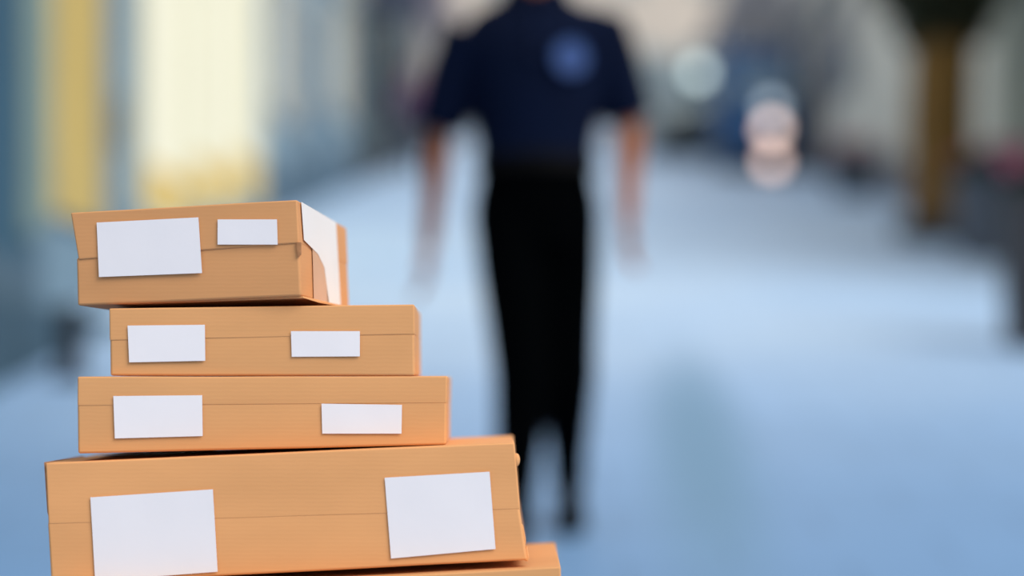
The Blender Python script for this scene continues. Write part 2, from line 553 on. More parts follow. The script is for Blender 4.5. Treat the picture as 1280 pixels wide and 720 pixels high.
def person(label, loc, rz, J, shirt, trousers, group=None, vox=0.006, long_sleeve=False, emblem=False, hairm='hair', scale=1.0):
    root = thing('person', label, 'person', loc, rz, group)
    root.scale = (scale,) * 3
    V = {k: Vector(v) for k, v in J.items()}
    # ---- body
    bm = bmesh.new()
    hx = V['head']
    loft(bm, [(0, .0, .90), (0, .0, .99), (0, .005, 1.10), (0, .005, 1.25), (0, .01, 1.37), (0, .012, 1.445), (0, .0, 1.485)],
         [(.145, .10), (.145, .10), (.135, .095), (.160, .11), (.150, .09), (.09, .065), (.058, .055)], 20)
    loft(bm, [(0, .01, 1.42), (0, .002, 1.50), hx + Vector((0, .012, -.07))], [.062, .057, .060], 16)
    head_mesh(bm, hx)
    for s, S in ((-1, 'L'), (1, 'R')):
        sh, el, wr = V['sh' + S], V['el' + S], V['wr' + S]
        loft(bm, [sh + Vector((-s * .05, 0, -.05)), sh + Vector((-s * .014, 0, -.05)), sh.lerp(el, .3), sh.lerp(el, .75), el, el.lerp(wr, .25), el.lerp(wr, .7), wr],
             [.040, .042, .044, .039, .036, .037, .028, .024], 14)
        hand(bm, wr, V['hd' + S] - wr, -s if S == 'L' else -s, fwd=V.get('th' + S, Vector((0, -1, .15))))
        hp, kn, an = V['hp' + S], V['kn' + S], V['an' + S]
        loft(bm, [hp + Vector((0, 0, .05)), hp, hp.lerp(kn, .4), kn, kn.lerp(an, .3), kn.lerp(an, .75), an, an + (an - kn).normalized() * .03],
             [.085, .088, .078, .058, .058, .042, .038, .036], 14)
    b = obj('body', bm, M['skin'], root)
    remesh(b, vox, 4, .5)
    # eyes
    for sx in (-1, 1):
        bm = bmesh.new()
        ball(bm, hx + Vector((sx * .032, -.0815, .005)), (.0130, .010, .0070), 16)
        e = obj('eye', bm, M['eye'], root, 180)
        bm = bmesh.new()
        ball(bm, hx + Vector((sx * .032, -.0895, .005)), (.0052, .0030, .0052), 12)
        obj('iris', bm, M['iris'], e, 180)
        bm = bmesh.new()
        loft(bm, [hx + Vector((sx * .013, -.0905, .026)), hx + Vector((sx * .030, -.0905, .032)), hx + Vector((sx * .052, -.077, .027))], [(.003, .003), (.005, .004), (.002, .002)], 8)
        obj('eyebrow', bm, M[hairm], root, 180)
    bm = bmesh.new()
    for z_, h_ in ((-.0565, .0045), (-.0655, .0052)):
        loft(bm, [hx + Vector((-.024, -.080, -.0605)), hx + Vector((-.012, -.0875, z_)), hx + Vector((0, -.090, z_)), hx + Vector((.012, -.0875, z_)), hx + Vector((.024, -.080, -.0605))],
             [(.0015, .0015), (.005, h_), (.005, h_), (.005, h_), (.0015, .0015)], 10, up=(0, 1, 0))
    obj('lips', bm, M['lips'], root, 180)
    # hair
    bm = bmesh.new()

    def hs(p):
        if p.y < -.01 and p.z < .045:
            p.y = -.01 + (p.y + .01) * .02
        if p.z < -.05:
            p.z = -.05
        return p
    ball(bm, hx + Vector((0, .010, .014)), (.086, .098, .112), 32, hs)
    h = obj('hair', bm, M[hairm], root, 180)
    remesh(h, .007, 3, .5)
    # ---- shirt
    bm = bmesh.new()
    loft(bm, [(0, 0, V['hem'].z), (0, 0, 1.09), (0, 0, 1.22), (0, -.003, 1.33), (0, .003, 1.395), (0, .008, 1.432), (0, .010, 1.462), (0, .006, 1.485), (0, .004, 1.502)],
         [(.158, .122), (.158, .122), (.184, .130), (.198, .130), (.200, .112), (.180, .092), (.132, .078), (.092, .072), (.072, .068)], 28)
    for s, S in ((-1, 'L'), (1, 'R')):
        sh, el, wr = V['sh' + S], V['el' + S], V['wr' + S]
        if long_sleeve:
            pts = [sh + Vector((-s * .06, 0, -.01)), sh + Vector((0, 0, -.02)), sh.lerp(el, .5), el, el.lerp(wr, .5), wr.lerp(el, .06)]
            rr = [.05, .064, .062, .054, .048, .038]
        else:
            e = sh.lerp(el, .97)
            pts = [sh + Vector((-s * .09, 0, -.012)), sh + Vector((-s * .035, 0, -.002)), sh + Vector((s * .002, 0, -.010)), sh.lerp(el, .35), sh.lerp(el, .7), e]
            rr = [.050, .060, .068, .071, .073, .071]
        loft(bm, pts, rr, 20)
    sh_ = obj('shirt', bm, shirt, root)
    remesh(sh_, .008, 5, .6)
    # collar, placket, buttons
    bm = bmesh.new()
    R = []
    for k in range(33):
        a = -PI / 2 + .28 + (2 * PI - .56) * k / 32
        cx, cy = math.cos(a), math.sin(a)
        dip = .032 * max(0, -cy) ** 2
        R.append([bm.verts.new(Vector((cx * r1, .002 + cy * r2, z - dip))) for r1, r2, z in
                  ((.066, .063, 1.490), (.068, .065, 1.530), (.075, .072, 1.528), (.094, .090, 1.484), (.088, .084, 1.480), (.070, .067, 1.484))])
    for a_, b_ in zip(R, R[1:]):
        for i in range(6):
            bm.faces.new((a_[i], a_[(i + 1) % 6], b_[(i + 1) % 6], b_[i]))
    bm.faces.new(R[0])
    bm.faces.new(R[-1][::-1])
    obj('collar', bm, shirt, root, 50)
    if emblem:
        bm = bmesh.new()
        for i in range(6):
            pass
        loft(bm, [(0, -.088, 1.445), (0, -.125, 1.38), (0, -.137, 1.30)], [(.017, .006), (.017, .006), (.017, .006)], 12, up=(1, 0, 0))
        obj('placket', bm, shirt, root, 40)
        for z, y in ((1.42, -.112), (1.37, -.136), (1.32, -.143)):
            bm = bmesh.new()
            disc(bm, (0, y, z), (0, 1, .25), .0055, .004, 14)
            obj('button', bm, M['button'], root, 40)
        bm = bmesh.new()
        disc(bm, (.090, -.134, 1.302), (.32, -1, .05), .042, .008, 40)
        e = obj('chest_emblem', bm, M['badge'], root, 40)
        e['label'] = 'round blue emblem on the chest'
        bm = bmesh.new()
        n = Vector((.32, -1, .05)).normalized()
        u = Vector((1, .32, 0)).normalized()
        w = Vector((0, 0, 1))
        cc = Vector((.090, -.134, 1.302)) + n * .0045
        for k in range(40):
            a0, a1 = 2 * PI * k / 40, 2 * PI * (k + 1) / 40
            q = [cc + (u * math.cos(a_) + w * math.sin(a_)) * r for a_, r in ((a0, .037), (a1, .037), (a1, .040), (a0, .040))]
            sheet(bm, q, n, .0008)
        obj('emblem_ring', bm, M['badge_l'], e)
    # ---- trousers
    bm = bmesh.new()
    loft(bm, [(0, 0, .80), (0, 0, .86), (0, 0, .95), (0, 0, V['hem'].z + .012)], [(.148, .105), (.160, .115), (.160, .118), (.152, .112)], 26)
    for s, S in ((-1, 'L'), (1, 'R')):
        hp, kn, an = V['hp' + S], V['kn' + S], V['an' + S]
        loft(bm, [hp + Vector((0, 0, .06)), hp, hp.lerp(kn, .35), hp.lerp(kn, .75), kn, kn.lerp(an, .4), kn.lerp(an, .8), an + (an - kn).normalized() * .035],
             [.085, .092, .090, .082, .080, .066, .052, .050], 20)
    tr = obj('trousers', bm, trousers, root)
    remesh(tr, .008, 5, .6)
    bm = bmesh.new()
    z = V['hem'].z
    loft(bm, [(0, 0, z - .02), (0, 0, z + .018)], [(.163, .127), (.163, .127)], 36)
    bl = obj('belt', bm, M['leather'], root, 40)
    bm = bmesh.new()
    box(bm, -.024, .024, -.134, -.127, z - .021, z + .019)
    bevel(bm, .002, 1)
    obj('buckle', bm, M['leather'], bl)
    # ---- shoes
    for S in 'LR':
        an, toe = V['an' + S], V['toe' + S]
        an_ = an
        heel = V['heel' + S]
        fd = (toe - heel)
        L = fd.length
        fd.normalize()
        sd = Vector((1, 0, 0))
        upv = sd.cross(fd).normalized()
        if upv.z < 0:
            upv = -upv
        bm = bmesh.new()
        loft(bm, [heel + upv * .045, heel + fd * .03 + upv * .050, heel + fd * .09 + upv * .052, heel + fd * .16 + upv * .042, heel + fd * .23 + upv * .034, heel + fd * (L - .01) + upv * .028, heel + fd * (L + .01) + upv * .026],
             [(.024, .030), (.037, .042), (.039, .046), (.044, .036), (.047, .027), (.036, .020), (.015, .010)], 18, up=sd)
        loft(bm, [heel + fd * .055 + upv * .05, an_ + Vector((0, 0, .01))], [.042, .045], 16)
        so = obj('shoe', bm, M['leather'], root)
        remesh(so, .006, 4, .5)
        bm = bmesh.new()
        loft(bm, [heel + upv * .010, heel + fd * .04 + upv * .010, heel + fd * .11 + upv * .011, heel + fd * .20 + upv * .010, heel + fd * (L - .01) + upv * .010, heel + fd * (L + .012) + upv * .012],
             [(.028, .011), (.039, .012), (.038, .011), (.048, .011), (.038, .011), (.016, .008)], 18, up=sd)
        obj('sole', bm, M['leather'], so, 40)
        bm = bmesh.new()
        for k in range(4):
            cpt = heel + fd * (.125 + .022 * k) + upv * (.085 - .0085 * k)
            loft(bm, [cpt - sd * .022 - upv * .004, cpt + upv * .002, cpt + sd * .022 - upv * .004], [.0025] * 3, 6)
        obj('laces', bm, M['leather'], so)
    return root


WY = 6.22
walker = dict(head=(-.01, -.02, 1.645), hem=(0, 0, 1.035),
              shL=(-.186, .0, 1.405), elL=(-.262, .05, 1.125), wrL=(-.292, .06, .825), hdL=(-.300, .05, .68), thL=(.15, -1, .1),
              shR=(.186, .0, 1.405), elR=(.255, .03, 1.150), wrR=(.243, -.08, .885), hdR=(.240, -.12, .75), thR=(-.15, -1, -.1),
              hpL=(-.080, -.01, .90), knL=(-.034, -.12, .46), anL=(-.062, -.20, .075), heelL=(-.062, -.165, -.022), toeL=(-.075, -.43, -.056),
              hpR=(.080, .01, .90), knR=(.082, .04, .46), anR=(.095, .30, .185), heelR=(.095, .375, .135), toeR=(.098, .165, .018))
man = person('walking person in a navy short-sleeved polo, black trousers and a blue chest emblem', (at(670, 685, WY).x, WY, gz(WY)), 0, walker,
             M['navy'], M['black_cloth'], emblem=True, scale=1.03)

M['plum'] = mat('plum_coat', (92, 62, 96), 0.9, 0.12, 6)
M['slate'] = mat('slate_trousers', (48, 56, 74), 0.9, 0.12, 6)
stander = dict(head=(0, 0, 1.64), hem=(0, 0, .98),
               shL=(-.185, 0, 1.395), elL=(-.235, .03, 1.12), wrL=(-.245, -.04, .87), hdL=(-.25, -.06, .72), thL=(.1, -1, 0),
               shR=(.185, 0, 1.395), elR=(.235, .03, 1.12), wrR=(.245, -.04, .87), hdR=(.25, -.06, .72), thR=(-.1, -1, 0),
               hpL=(-.085, 0, .90), knL=(-.095, -.02, .49), anL=(-.10, .02, .085), heelL=(-.10, .06, .006), toeL=(-.12, -.19, -.026),
               hpR=(.085, 0, .90), knR=(.095, -.04, .49), anR=(.10, .0, .085), heelR=(.10, .04, .004), toeR=(.12, -.21, -.028))
PY = 36.0
person('distant person in a plum coat by the left shopfronts, behind the walker', (at(514, 0, PY).x, PY, gz(PY)), 0.2, stander, M['plum'], M['slate'],
       vox=0.012, long_sleeve=True)

# ------------------------------------------------------------------ ground
M['ground'] = gm = bpy.data.materials.new('pale_paving')
gm.use_nodes = True
nt = gm.node_tree
b = nt.nodes['Principled BSDF']
b.inputs['Roughness'].default_value = 0.55
tc = nt.nodes.new('ShaderNodeTexCoord')
n = nt.nodes.new('ShaderNodeTexNoise')
n.inputs['Scale'].default_value = 0.45
n.inputs['Detail'].default_value = 3
nt.links.new(tc.outputs['Object'], n.inputs['Vector'])
r = nt.nodes.new('ShaderNodeValToRGB')
r.color_ramp.elements[0].position = .35
r.color_ramp.elements[1].position = .65
r.color_ramp.elements[0].color = lin((172, 204, 238))
r.color_ramp.elements[1].color = lin((190, 216, 242))
nt.links.new(n.outputs['Fac'], r.inputs['Fac'])
# paving colour grades darker and bluer towards the lower part of the street
sy = nt.nodes.new('ShaderNodeSeparateXYZ')
nt.links.new(tc.outputs['Object'], sy.inputs[0])
my = nt.nodes.new('ShaderNodeMapRange')
my.interpolation_type = 'SMOOTHSTEP'
my.inputs['From Min'].default_value = 5
my.inputs['From Max'].default_value = 14
nt.links.new(sy.outputs['Y'], my.inputs['Value'])
mb = nt.nodes.new('ShaderNodeMix')
mb.data_type = 'RGBA'
mb.inputs[6].default_value = lin((110, 152, 196))
nt.links.new(my.outputs['Result'], mb.inputs[0])
nt.links.new(r.outputs['Color'], mb.inputs[7])
# slab joints
br = nt.nodes.new('ShaderNodeTexBrick')
br.inputs['Scale'].default_value = 1.0
br.inputs['Brick Width'].default_value = 0.6
br.inputs['Row Height'].default_value = 0.4
br.inputs['Mortar Size'].default_value = 0.006
br.inputs['Color1'].default_value = (1, 1, 1, 1)
br.inputs['Color2'].default_value = (.93, .93, .93, 1)
br.inputs['Mortar'].default_value = (.6, .6, .6, 1)
nt.links.new(tc.outputs['Object'], br.inputs['Vector'])
mx = nt.nodes.new('ShaderNodeMix')
mx.data_type = 'RGBA'
mx.blend_type = 'MULTIPLY'
mx.inputs[0].default_value = 1
nt.links.new(mb.outputs[2], mx.inputs[6])
nt.links.new(br.outputs['Color'], mx.inputs[7])
# soft shadow stripe trailing down the street, painted into the paving colour
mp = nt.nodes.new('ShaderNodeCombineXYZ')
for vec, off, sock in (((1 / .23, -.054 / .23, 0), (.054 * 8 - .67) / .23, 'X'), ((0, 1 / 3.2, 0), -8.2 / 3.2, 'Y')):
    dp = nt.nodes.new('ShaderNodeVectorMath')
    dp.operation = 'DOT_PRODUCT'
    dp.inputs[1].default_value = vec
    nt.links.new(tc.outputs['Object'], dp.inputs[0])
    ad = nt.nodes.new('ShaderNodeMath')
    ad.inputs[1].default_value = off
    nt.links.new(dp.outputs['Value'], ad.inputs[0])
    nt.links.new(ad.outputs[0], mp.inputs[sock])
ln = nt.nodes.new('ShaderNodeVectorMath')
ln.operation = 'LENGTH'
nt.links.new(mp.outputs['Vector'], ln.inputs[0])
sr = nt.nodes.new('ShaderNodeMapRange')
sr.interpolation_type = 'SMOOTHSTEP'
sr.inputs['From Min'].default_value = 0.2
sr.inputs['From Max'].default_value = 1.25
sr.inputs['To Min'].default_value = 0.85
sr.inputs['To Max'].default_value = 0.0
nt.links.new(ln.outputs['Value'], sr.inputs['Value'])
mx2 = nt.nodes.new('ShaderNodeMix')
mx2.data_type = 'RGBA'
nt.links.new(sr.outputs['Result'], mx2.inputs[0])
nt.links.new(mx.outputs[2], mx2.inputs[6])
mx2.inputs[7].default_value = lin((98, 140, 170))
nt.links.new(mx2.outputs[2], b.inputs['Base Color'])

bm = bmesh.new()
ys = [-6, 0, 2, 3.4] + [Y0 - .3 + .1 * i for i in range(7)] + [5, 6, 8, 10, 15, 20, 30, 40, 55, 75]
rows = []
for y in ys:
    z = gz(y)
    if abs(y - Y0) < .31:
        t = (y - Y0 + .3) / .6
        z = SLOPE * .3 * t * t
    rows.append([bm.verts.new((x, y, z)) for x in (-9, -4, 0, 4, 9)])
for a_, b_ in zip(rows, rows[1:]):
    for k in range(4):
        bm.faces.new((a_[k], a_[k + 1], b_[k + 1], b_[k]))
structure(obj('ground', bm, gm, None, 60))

# ------------------------------------------------------------------ buildings
XL, XR = -2.9, 4.15


def fbox(bm, side, ya, yb, za, zb, d0, d1):
    """block on the facade plane: d0..d1 metres out into the street, heights above the paving at the block's middle"""
    s = 1 if side == 'L' else -1
    x = XL if side == 'L' else XR
    g = gz((ya + yb) / 2)
    vs = []
    for y in (ya, yb):
        for d in (d0, d1):
            for z in (za, zb):
                vs.append(bm.verts.new((x + AX * y + s * d, y, g + z)))
    for q in ((0, 1, 3, 2), (4, 6, 7, 5), (0, 4, 5, 1), (2, 3, 7, 6), (0, 2, 6, 4), (1, 5, 7, 3)):
        bm.faces.new([vs[i] for i in q])


def part(name, side, dims, m, parent, bev=0.01):
    bm = bmesh.new()
    fbox(bm, side, *dims)
    if bev:
        bevel(bm, bev, 1)
    return obj(name, bm, m, parent)


def glaz(side, ya, yb, za, zb, frame_m, pane_m, parent, bars=1, d=0.0, name='window'):
    """frame of four bars (plus mullions) as one part, the pane its sub-part"""
    bm = bmesh.new()
    t = .07
    fbox(bm, side, ya, yb, za, za + t, d, d + .08)
    fbox(bm, side, ya, yb, zb - t, zb, d, d + .08)
    # equal base reference: verticals share the middle height of the window
    g0 = gz((ya + yb) / 2)
    for k in range(bars + 2):
        y = ya + (yb - ya - t) * k / (bars + 1)
        dz = g0 - gz(y + t / 2)
        fbox(bm, side, y, y + t, za + dz, zb + dz, d, d + .075)
    f = obj(name, bm, frame_m, parent)
    bm = bmesh.new()
    fbox(bm, side, ya + .03, yb - .03, za + .03, zb - .03, d + .02, d + .035)
    obj('pane', bm, pane_m, f)
    return f


def building(label, side, ya, yb, wall_m, riser_m=None, h=4.2, riser_h=.5):
    s = -1 if side == 'L' else 1
    root = thing('building', label, 'building', ((XL if side == 'L' else XR) + AX * (ya + yb) / 2, (ya + yb) / 2, gz((ya + yb) / 2)))
    root.location = (0, 0, 0)
    part('wall', side, (ya, yb, -(yb - ya) * SLOPE / 2 - .3, h, -2.5, 0), wall_m, root, 0)
    if riser_m:
        bm = bmesh.new()
        n = max(1, int((yb - ya) / 2))
        for k in range(n):
            a0, a1 = ya + (yb - ya) * k / n, ya + (yb - ya) * (k + 1) / n
            fbox(bm, side, a0, a1, -.2, riser_h, 0, .05)
        obj('plinth', bm, riser_m, root)
    return root


def W(name, rgb, rough=.8, var=.08, **k):
    M[name] = mat(name, rgb, rough, var, 1.2, .3, 20, **k)
    return M[name]


W('teal_paint', (38, 82, 104), .6)
W('sage_paint', (128, 146, 136))
W('yellow_paint', (204, 174, 96), .6)
W('blue_grey', (116, 142, 158))
W('light_blue_grey', (134, 158, 172))
W('steel_blue', (78, 104, 122))
W('wall_slate', (54, 82, 98))
W('grey_green', (98, 114, 116))
W('mauve_grey', (104, 98, 112))
W('pale_grey', (222, 215, 198))
W('olive_grey', (150, 152, 136))
W('mid_grey', (134, 134, 138))
W('beige_stone', (208, 198, 186))
W('dark_trim', (48, 58, 66))
W('cream_frame', (222, 218, 186))
M['glass_dark'] = mat('dark_glass', (70, 92, 108), .15, .1, 1)
M['glass_grey'] = mat('grey_glass', (120, 140, 152), .15, .1, 1)
# lit shop interior: even cream glow on the panes, goods only a glowing ochre strip
M['lit'] = emission('lit_shop_pane', (250, 248, 226), 1.0)
M['goods_glow'] = emission('lit_goods_glow', (238, 208, 130), .9)

# left row
b1 = building('teal painted shop at the left edge of the street', 'L', 0.5, 12.3, M['teal_paint'], M['steel_blue'])
part('pilaster', 'L', (12.1, 12.32, .5, 3.3, 0, .02), M['sage_paint'], b1)
glaz('L', 6.5, 9.0, .8, 2.6, M['dark_trim'], M['glass_dark'], b1)
part('door', 'L', (9.6, 10.6, 0, 2.2, 0, .05), M['dark_trim'], b1)
part('low_wall', 'L', (8.3, 12.3, -.4, .30, 0, .50), M['wall_slate'], b1)
part('cornice', 'L', (0.5, 12.3, 3.3, 3.6, 0, .18), M['sage_paint'], b1)

b2 = building('shop with a yellow panel and a cream lit display window', 'L', 12.32, 21.3, M['steel_blue'], M['blue_grey'], riser_h=.42)
part('yellow_panel', 'L', (12.72, 14.15, .50, 3.2, 0, .02), M['yellow_paint'], b2)
part('pilaster', 'L', (12.33, 12.70, .5, 3.2, 0, .02), M['sage_paint'], b2)
for ya_, yb_ in ((15.25, 17.15), (17.2, 19.1), (19.15, 21.15)):
    dw = glaz('L', ya_, yb_, .28, 2.9, M['cream_frame'], M['lit'], b2, 0, name='display_window')
    bm = bmesh.new()
    fbox(bm, 'L', ya_ + .07, yb_ - .07, .35, .72, .036, .05)
    obj('goods_glow_strip', bm, M['goods_glow'], dw)  # emissive strip standing in for lit goods
dr = part('door', 'L', (14.25, 15.1, 0, 2.2, 0, .03), M['blue_grey'], b2)
bm = bmesh.new()
fbox(bm, 'L', 14.35, 14.39, .9, 1.25, .06, .11)
obj('door_handle', bm, M['steel'], dr)
part('fascia_board', 'L', (12.33, 21.3, 3.2, 3.75, 0, .15), M['sage_paint'], b2)

b3 = building('blue-grey rendered house behind the lit shop', 'L', 21.3, 31.0, M['light_blue_grey'], M['steel_blue'])
glaz('L', 22.6, 24.2, 1.0, 2.5, M['pale_grey'], M['glass_grey'], b3)
glaz('L', 28.2, 29.8, 1.0, 2.5, M['pale_grey'], M['glass_grey'], b3)
part('door', 'L', (25.6, 26.7, 0, 2.3, 0, .06), M['steel_blue'], b3)
part('cornice', 'L', (21.3, 31.0, 3.2, 3.4, 0, .18), M['pale_grey'], b3)

b4 = building('grey-green house farther up the left side', 'L', 31.0, 45.0, M['grey_green'], M['dark_trim'])
glaz('L', 32.5, 35.0, .8, 2.6, M['dark_trim'], M['glass_dark'], b4)
glaz('L', 39.5, 42.5, .8, 2.6, M['dark_trim'], M['glass_dark'], b4)
part('door', 'L', (36.6, 37.8, 0, 2.3, 0, .06), M['dark_trim'], b4)
part('awning', 'L', (32.2, 35.3, 2.7, 2.85, 0, .9), M['mauve_grey'], b4)

b5 = building('mauve-grey house at the far left end of the street', 'L', 45.0, 70.0, M['mauve_grey'], M['dark_trim'])
glaz('L', 48, 52, .8, 2.6, M['pale_grey'], M['glass_dark'], b5)
glaz('L', 56, 60, .8, 2.6, M['pale_grey'], M['glass_dark'], b5)
part('door', 'L', (53.5, 54.8, 0, 2.3, 0, .06), M['dark_trim'], b5)

# right row
c1 = building('olive-grey house at the right edge behind the tree', 'R', 14.0, 21.4, M['olive_grey'], M['dark_trim'])
glaz('R', 16.2, 18.2, .8, 2.6, M['dark_trim'], M['glass_dark'], c1)
part('door', 'R', (14.6, 15.6, 0, 2.3, 0, .06), M['dark_trim'], c1)
c2 = building('pale grey rendered house right of the blue three-wheeler', 'R', 21.4, 40.0, M['pale_grey'], M['mid_grey'])
glaz('R', 31.5, 33.5, 1.3, 2.7, M['mid_grey'], M['glass_grey'], c2)
glaz('R', 36, 38, 1.3, 2.7, M['mid_grey'], M['glass_grey'], c2)
part('door', 'R', (34.2, 35.3, 0, 2.3, 0, .06), M['mid_grey'], c2)
part('cornice', 'R', (21.4, 40.0, 3.4, 3.6, 0, .18), M['mid_grey'], c2)
c3 = building('mid grey house on the right behind the pale vans', 'R', 40.0, 70.0, M['mid_grey'], M['dark_trim'])
glaz('R', 44, 48, .9, 2.6, M['dark_trim'], M['glass_grey'], c3)
glaz('R', 54, 58, .9, 2.6, M['dark_trim'], M['glass_grey'], c3)
part('door', 'R', (50, 51.3, 0, 2.3, 0, .06), M['dark_trim'], c3)

# the house that closes the street
EY = 70.4
e = thing('building', 'beige stone house closing the far end of the street', 'building', (1.5 + .0, EY, gz(EY)))
bm = bmesh.new()
box(bm, -7, 8, 0, 4, -.5, 12)
obj('wall', bm, M['beige_stone'], e)
bm = bmesh.new()
box(bm, -7, 8, -.08, 0, -.3, .5)
obj('plinth', bm, M['mid_grey'], e)
for x in (-5, -2.6, 1.6, 4.0):
    for z in (1.0, 4.6):
        bm = bmesh.new()
        for q in ((x, x + 1.2, z, z + .08), (x, x + 1.2, z + 1.9, z + 2), (x, x + .08, z, z + 2), (x + 1.12, x + 1.2, z, z + 2), (x + .56, x + .64, z, z + 2)):
            box(bm, q[0], q[1], -.07, 0, q[2], q[3])
        f = obj('window', bm, M['pale_grey'], e)
        bm = bmesh.new()
        box(bm, x + .03, x + 1.17, -.03, -.01, z + .03, z + 1.97)
        obj('pane', bm, M['glass_grey'], f)
bm = bmesh.new()
box(bm, -.5, .7, -.06, 0, 0, 2.3)
obj('door', bm, M['dark_trim'], e)

# ------------------------------------------------------------------ vehicles
def wheel(bm_t, bm_r, c, r, w, ax=(1, 0, 0)):
    c = Vector(c)
    A = Vector(ax)
    loft(bm_t, [c - A * w / 2, c - A * w * .42, c + A * w * .42, c + A * w / 2], [r * .9, r, r, r * .9], 28)
    loft(bm_r, [c - A * w * .53, c + A * w * .53], [r * .6, r * .6], 24)


M['tyre'] = mat('tyre_rubber', (24, 25, 27), .8, .1, 20)
M['rim'] = mat('wheel_rim', (150, 154, 158), .35, .05, 10, metal=.7)
M['blue_body'] = mat('blue_bodywork', (6, 80, 132), .4, .05, 3)
M['white_body'] = mat('pale_bodywork', (186, 200, 198), .4, .03, 3)
M['bumper'] = mat('dark_bumper', (62, 68, 70), .6, .05, 5)
M['screen_glass'] = mat('windscreen_glass', (120, 145, 158), .12, .05, 1)
M['lamp_glass'] = mat('lamp_lens', (200, 200, 196), .15, 0)
M['headlight'] = emission('lit_headlamp', (255, 226, 214), 3.5)
M['foglight'] = emission('lit_lower_lamp', (255, 220, 206), 2.9)
M['disc_glow'] = emission('upper_disc_glow', (205, 225, 245), 1.8)  # faint glowing disc above the headlamp
M['van_disc_glow'] = emission('pale_disc_glow', (215, 235, 235), 2.7)  # pale glowing disc in front of the van's windscreen

# three-wheeled delivery vehicle, facing down the street
TY = 36.0
tx = at(957, 0, TY).x
gT = gz(TY)
tk = thing('delivery_trike', 'blue three-wheeled delivery vehicle with lit lamps up the street', 'vehicle', (tx, TY, gT))
K = 2800 / TY


def tz(py):
    return EYE - (py - HY) / FPX * TY - gT


bm = bmesh.new()
# cab: front loft of cross sections in y
prof = [(-.30, .34, .48, 1.05), (-.12, .50, .34, 1.18), (.12, .59, .30, 1.62), (.35, .62, .28, 1.74), (1.05, .62, .28, 1.74)]
secs = []
for y, hw, zl, zh in prof:
    s = []
    for k in range(20):
        a = 2 * PI * k / 20
        ca, sa = math.cos(a), math.sin(a)
        ex = .35
        s.append(bm.verts.new((hw * math.copysign(abs(ca) ** ex, ca), y, (zl + zh) / 2 + (zh - zl) / 2 * math.copysign(abs(sa) ** ex, sa))))
    secs.append(s)
for a_, b_ in zip(secs, secs[1:]):
    for k in range(20):
        bm.faces.new((a_[k], a_[(k + 1) % 20], b_[(k + 1) % 20], b_[k]))
bm.faces.new(secs[0]); bm.faces.new(secs[-1][::-1])
obj('cab', bm, M['blue_body'], tk, 40)
bm = bmesh.new()
box(bm, -.64, .64, 1.08, 2.5, .55, 2.2)
bevel(bm, .03, 2)
obj('cargo_box', bm, M['blue_body'], tk)
bm = bmesh.new()
v = [bm.verts.new(p) for p in ((-.46, -.125, 1.20), (.46, -.125, 1.20), (.50, .10, 1.60), (-.50, .10, 1.60))]
v2 = [bm.verts.new(p) for p in ((-.46, -.155, 1.21), (.46, -.155, 1.21), (.50, .07, 1.61), (-.50, .07, 1.61))]
bm.faces.new(v); bm.faces.new(v2)
for i in range(4):
    bm.faces.new((v[i], v[(i + 1) % 4], v2[(i + 1) % 4], v2[i]))
obj('windscreen', bm, M['screen_glass'], tk)
bm = bmesh.new()
box(bm, -.60, .60, .1, 2.45, .24, .34)
obj('chassis', bm, M['bumper'], tk)
for c, r in (((0, .02, .24), .24), ((-.54, 1.9, .27), .25), ((.54, 1.9, .27), .25)):
    c = (c[0], c[1], c[2] + c[1] * SLOPE)
    t_, r_ = bmesh.new(), bmesh.new()
    wheel(t_, r_, c, r, .13)
    wo = obj('wheel', t_, M['tyre'], tk, 40)
    obj('rim', r_, M['rim'], wo, 40)
bm = bmesh.new()
loft(bm, [(0.0, -.26, .30), (0, -.16, .50), (0, .05, .55), (0, .24, .46)], [(.12, .02), (.13, .02), (.13, .02), (.12, .02)], 16, up=(1, 0, 0))
obj('mudguard', bm, M['blue_body'], tk, 40)
lx = at(964.5, 0, TY - .4).x - tx
for nm, py, rad, mm, y in (('headlamp', 164, .13, 'headlight', -.38), ('lower_lamp', 205, .13, 'foglight', -.42), ('upper_disc', 137, .12, 'disc_glow', -.34)):
    z = tz(py)
    bm = bmesh.new()
    loft(bm, [(lx, y + .14, z), (lx, y + .03, z), (lx, y, z)], [rad * .5, rad * 1.05, rad * 1.08], 24)
    hl = obj(nm, bm, M['bumper'], tk, 40)
    bm = bmesh.new()
    loft(bm, [(lx, y - .001, z), (lx, y - .012, z), (lx, y - .02, z)], [rad, rad * .9, rad * .5], 24)
    obj('glowing_lens_or_disc', bm, M[mm], hl, 60)
for sx in (-1, 1):
    bm = bmesh.new()
    loft(bm, [(sx * .58, .05, 1.25), (sx * .74, -.02, 1.34)], [.012, .012], 8)
    ball(bm, (sx * .77, -.02, 1.38), (.055, .02, .09), 12)
    obj('wing_mirror', bm, M['bumper'], tk, 40)

# pale van parked farther up
VY = 44.0
vx = at(866, 0, VY).x
vn = thing('van', 'pale grey-white van parked up the street left of the blue one', 'vehicle', (vx, VY, gz(VY)))
bm = bmesh.new()
hw = .78
prof = [(-.35, .40, .62), (-.35, .95, 1.02), (.15, 1.12, 1.16), (.62, 1.95, 1.95), (.85, 2.28, 2.28), (4.2, 2.32, 2.32)]
side_pts = [(-.35, .35), (-.38, .8), (-.30, 1.05), (.18, 1.22), (.72, 2.02), (.95, 2.26), (1.4, 2.32), (4.1, 2.32), (4.2, 2.2), (4.2, .35)]
L = [bm.verts.new((-hw, y, z)) for y, z in side_pts]
R = [bm.verts.new((hw, y, z)) for y, z in side_pts]
bm.faces.new(L); bm.faces.new(R[::-1])
for i in range(len(L)):
    j = (i + 1) % len(L)
    bm.faces.new((L[i], L[j], R[j], R[i]))
bevel(bm, .05, 3)
obj('bodywork', bm, M['white_body'], vn, 40)
bm = bmesh.new()
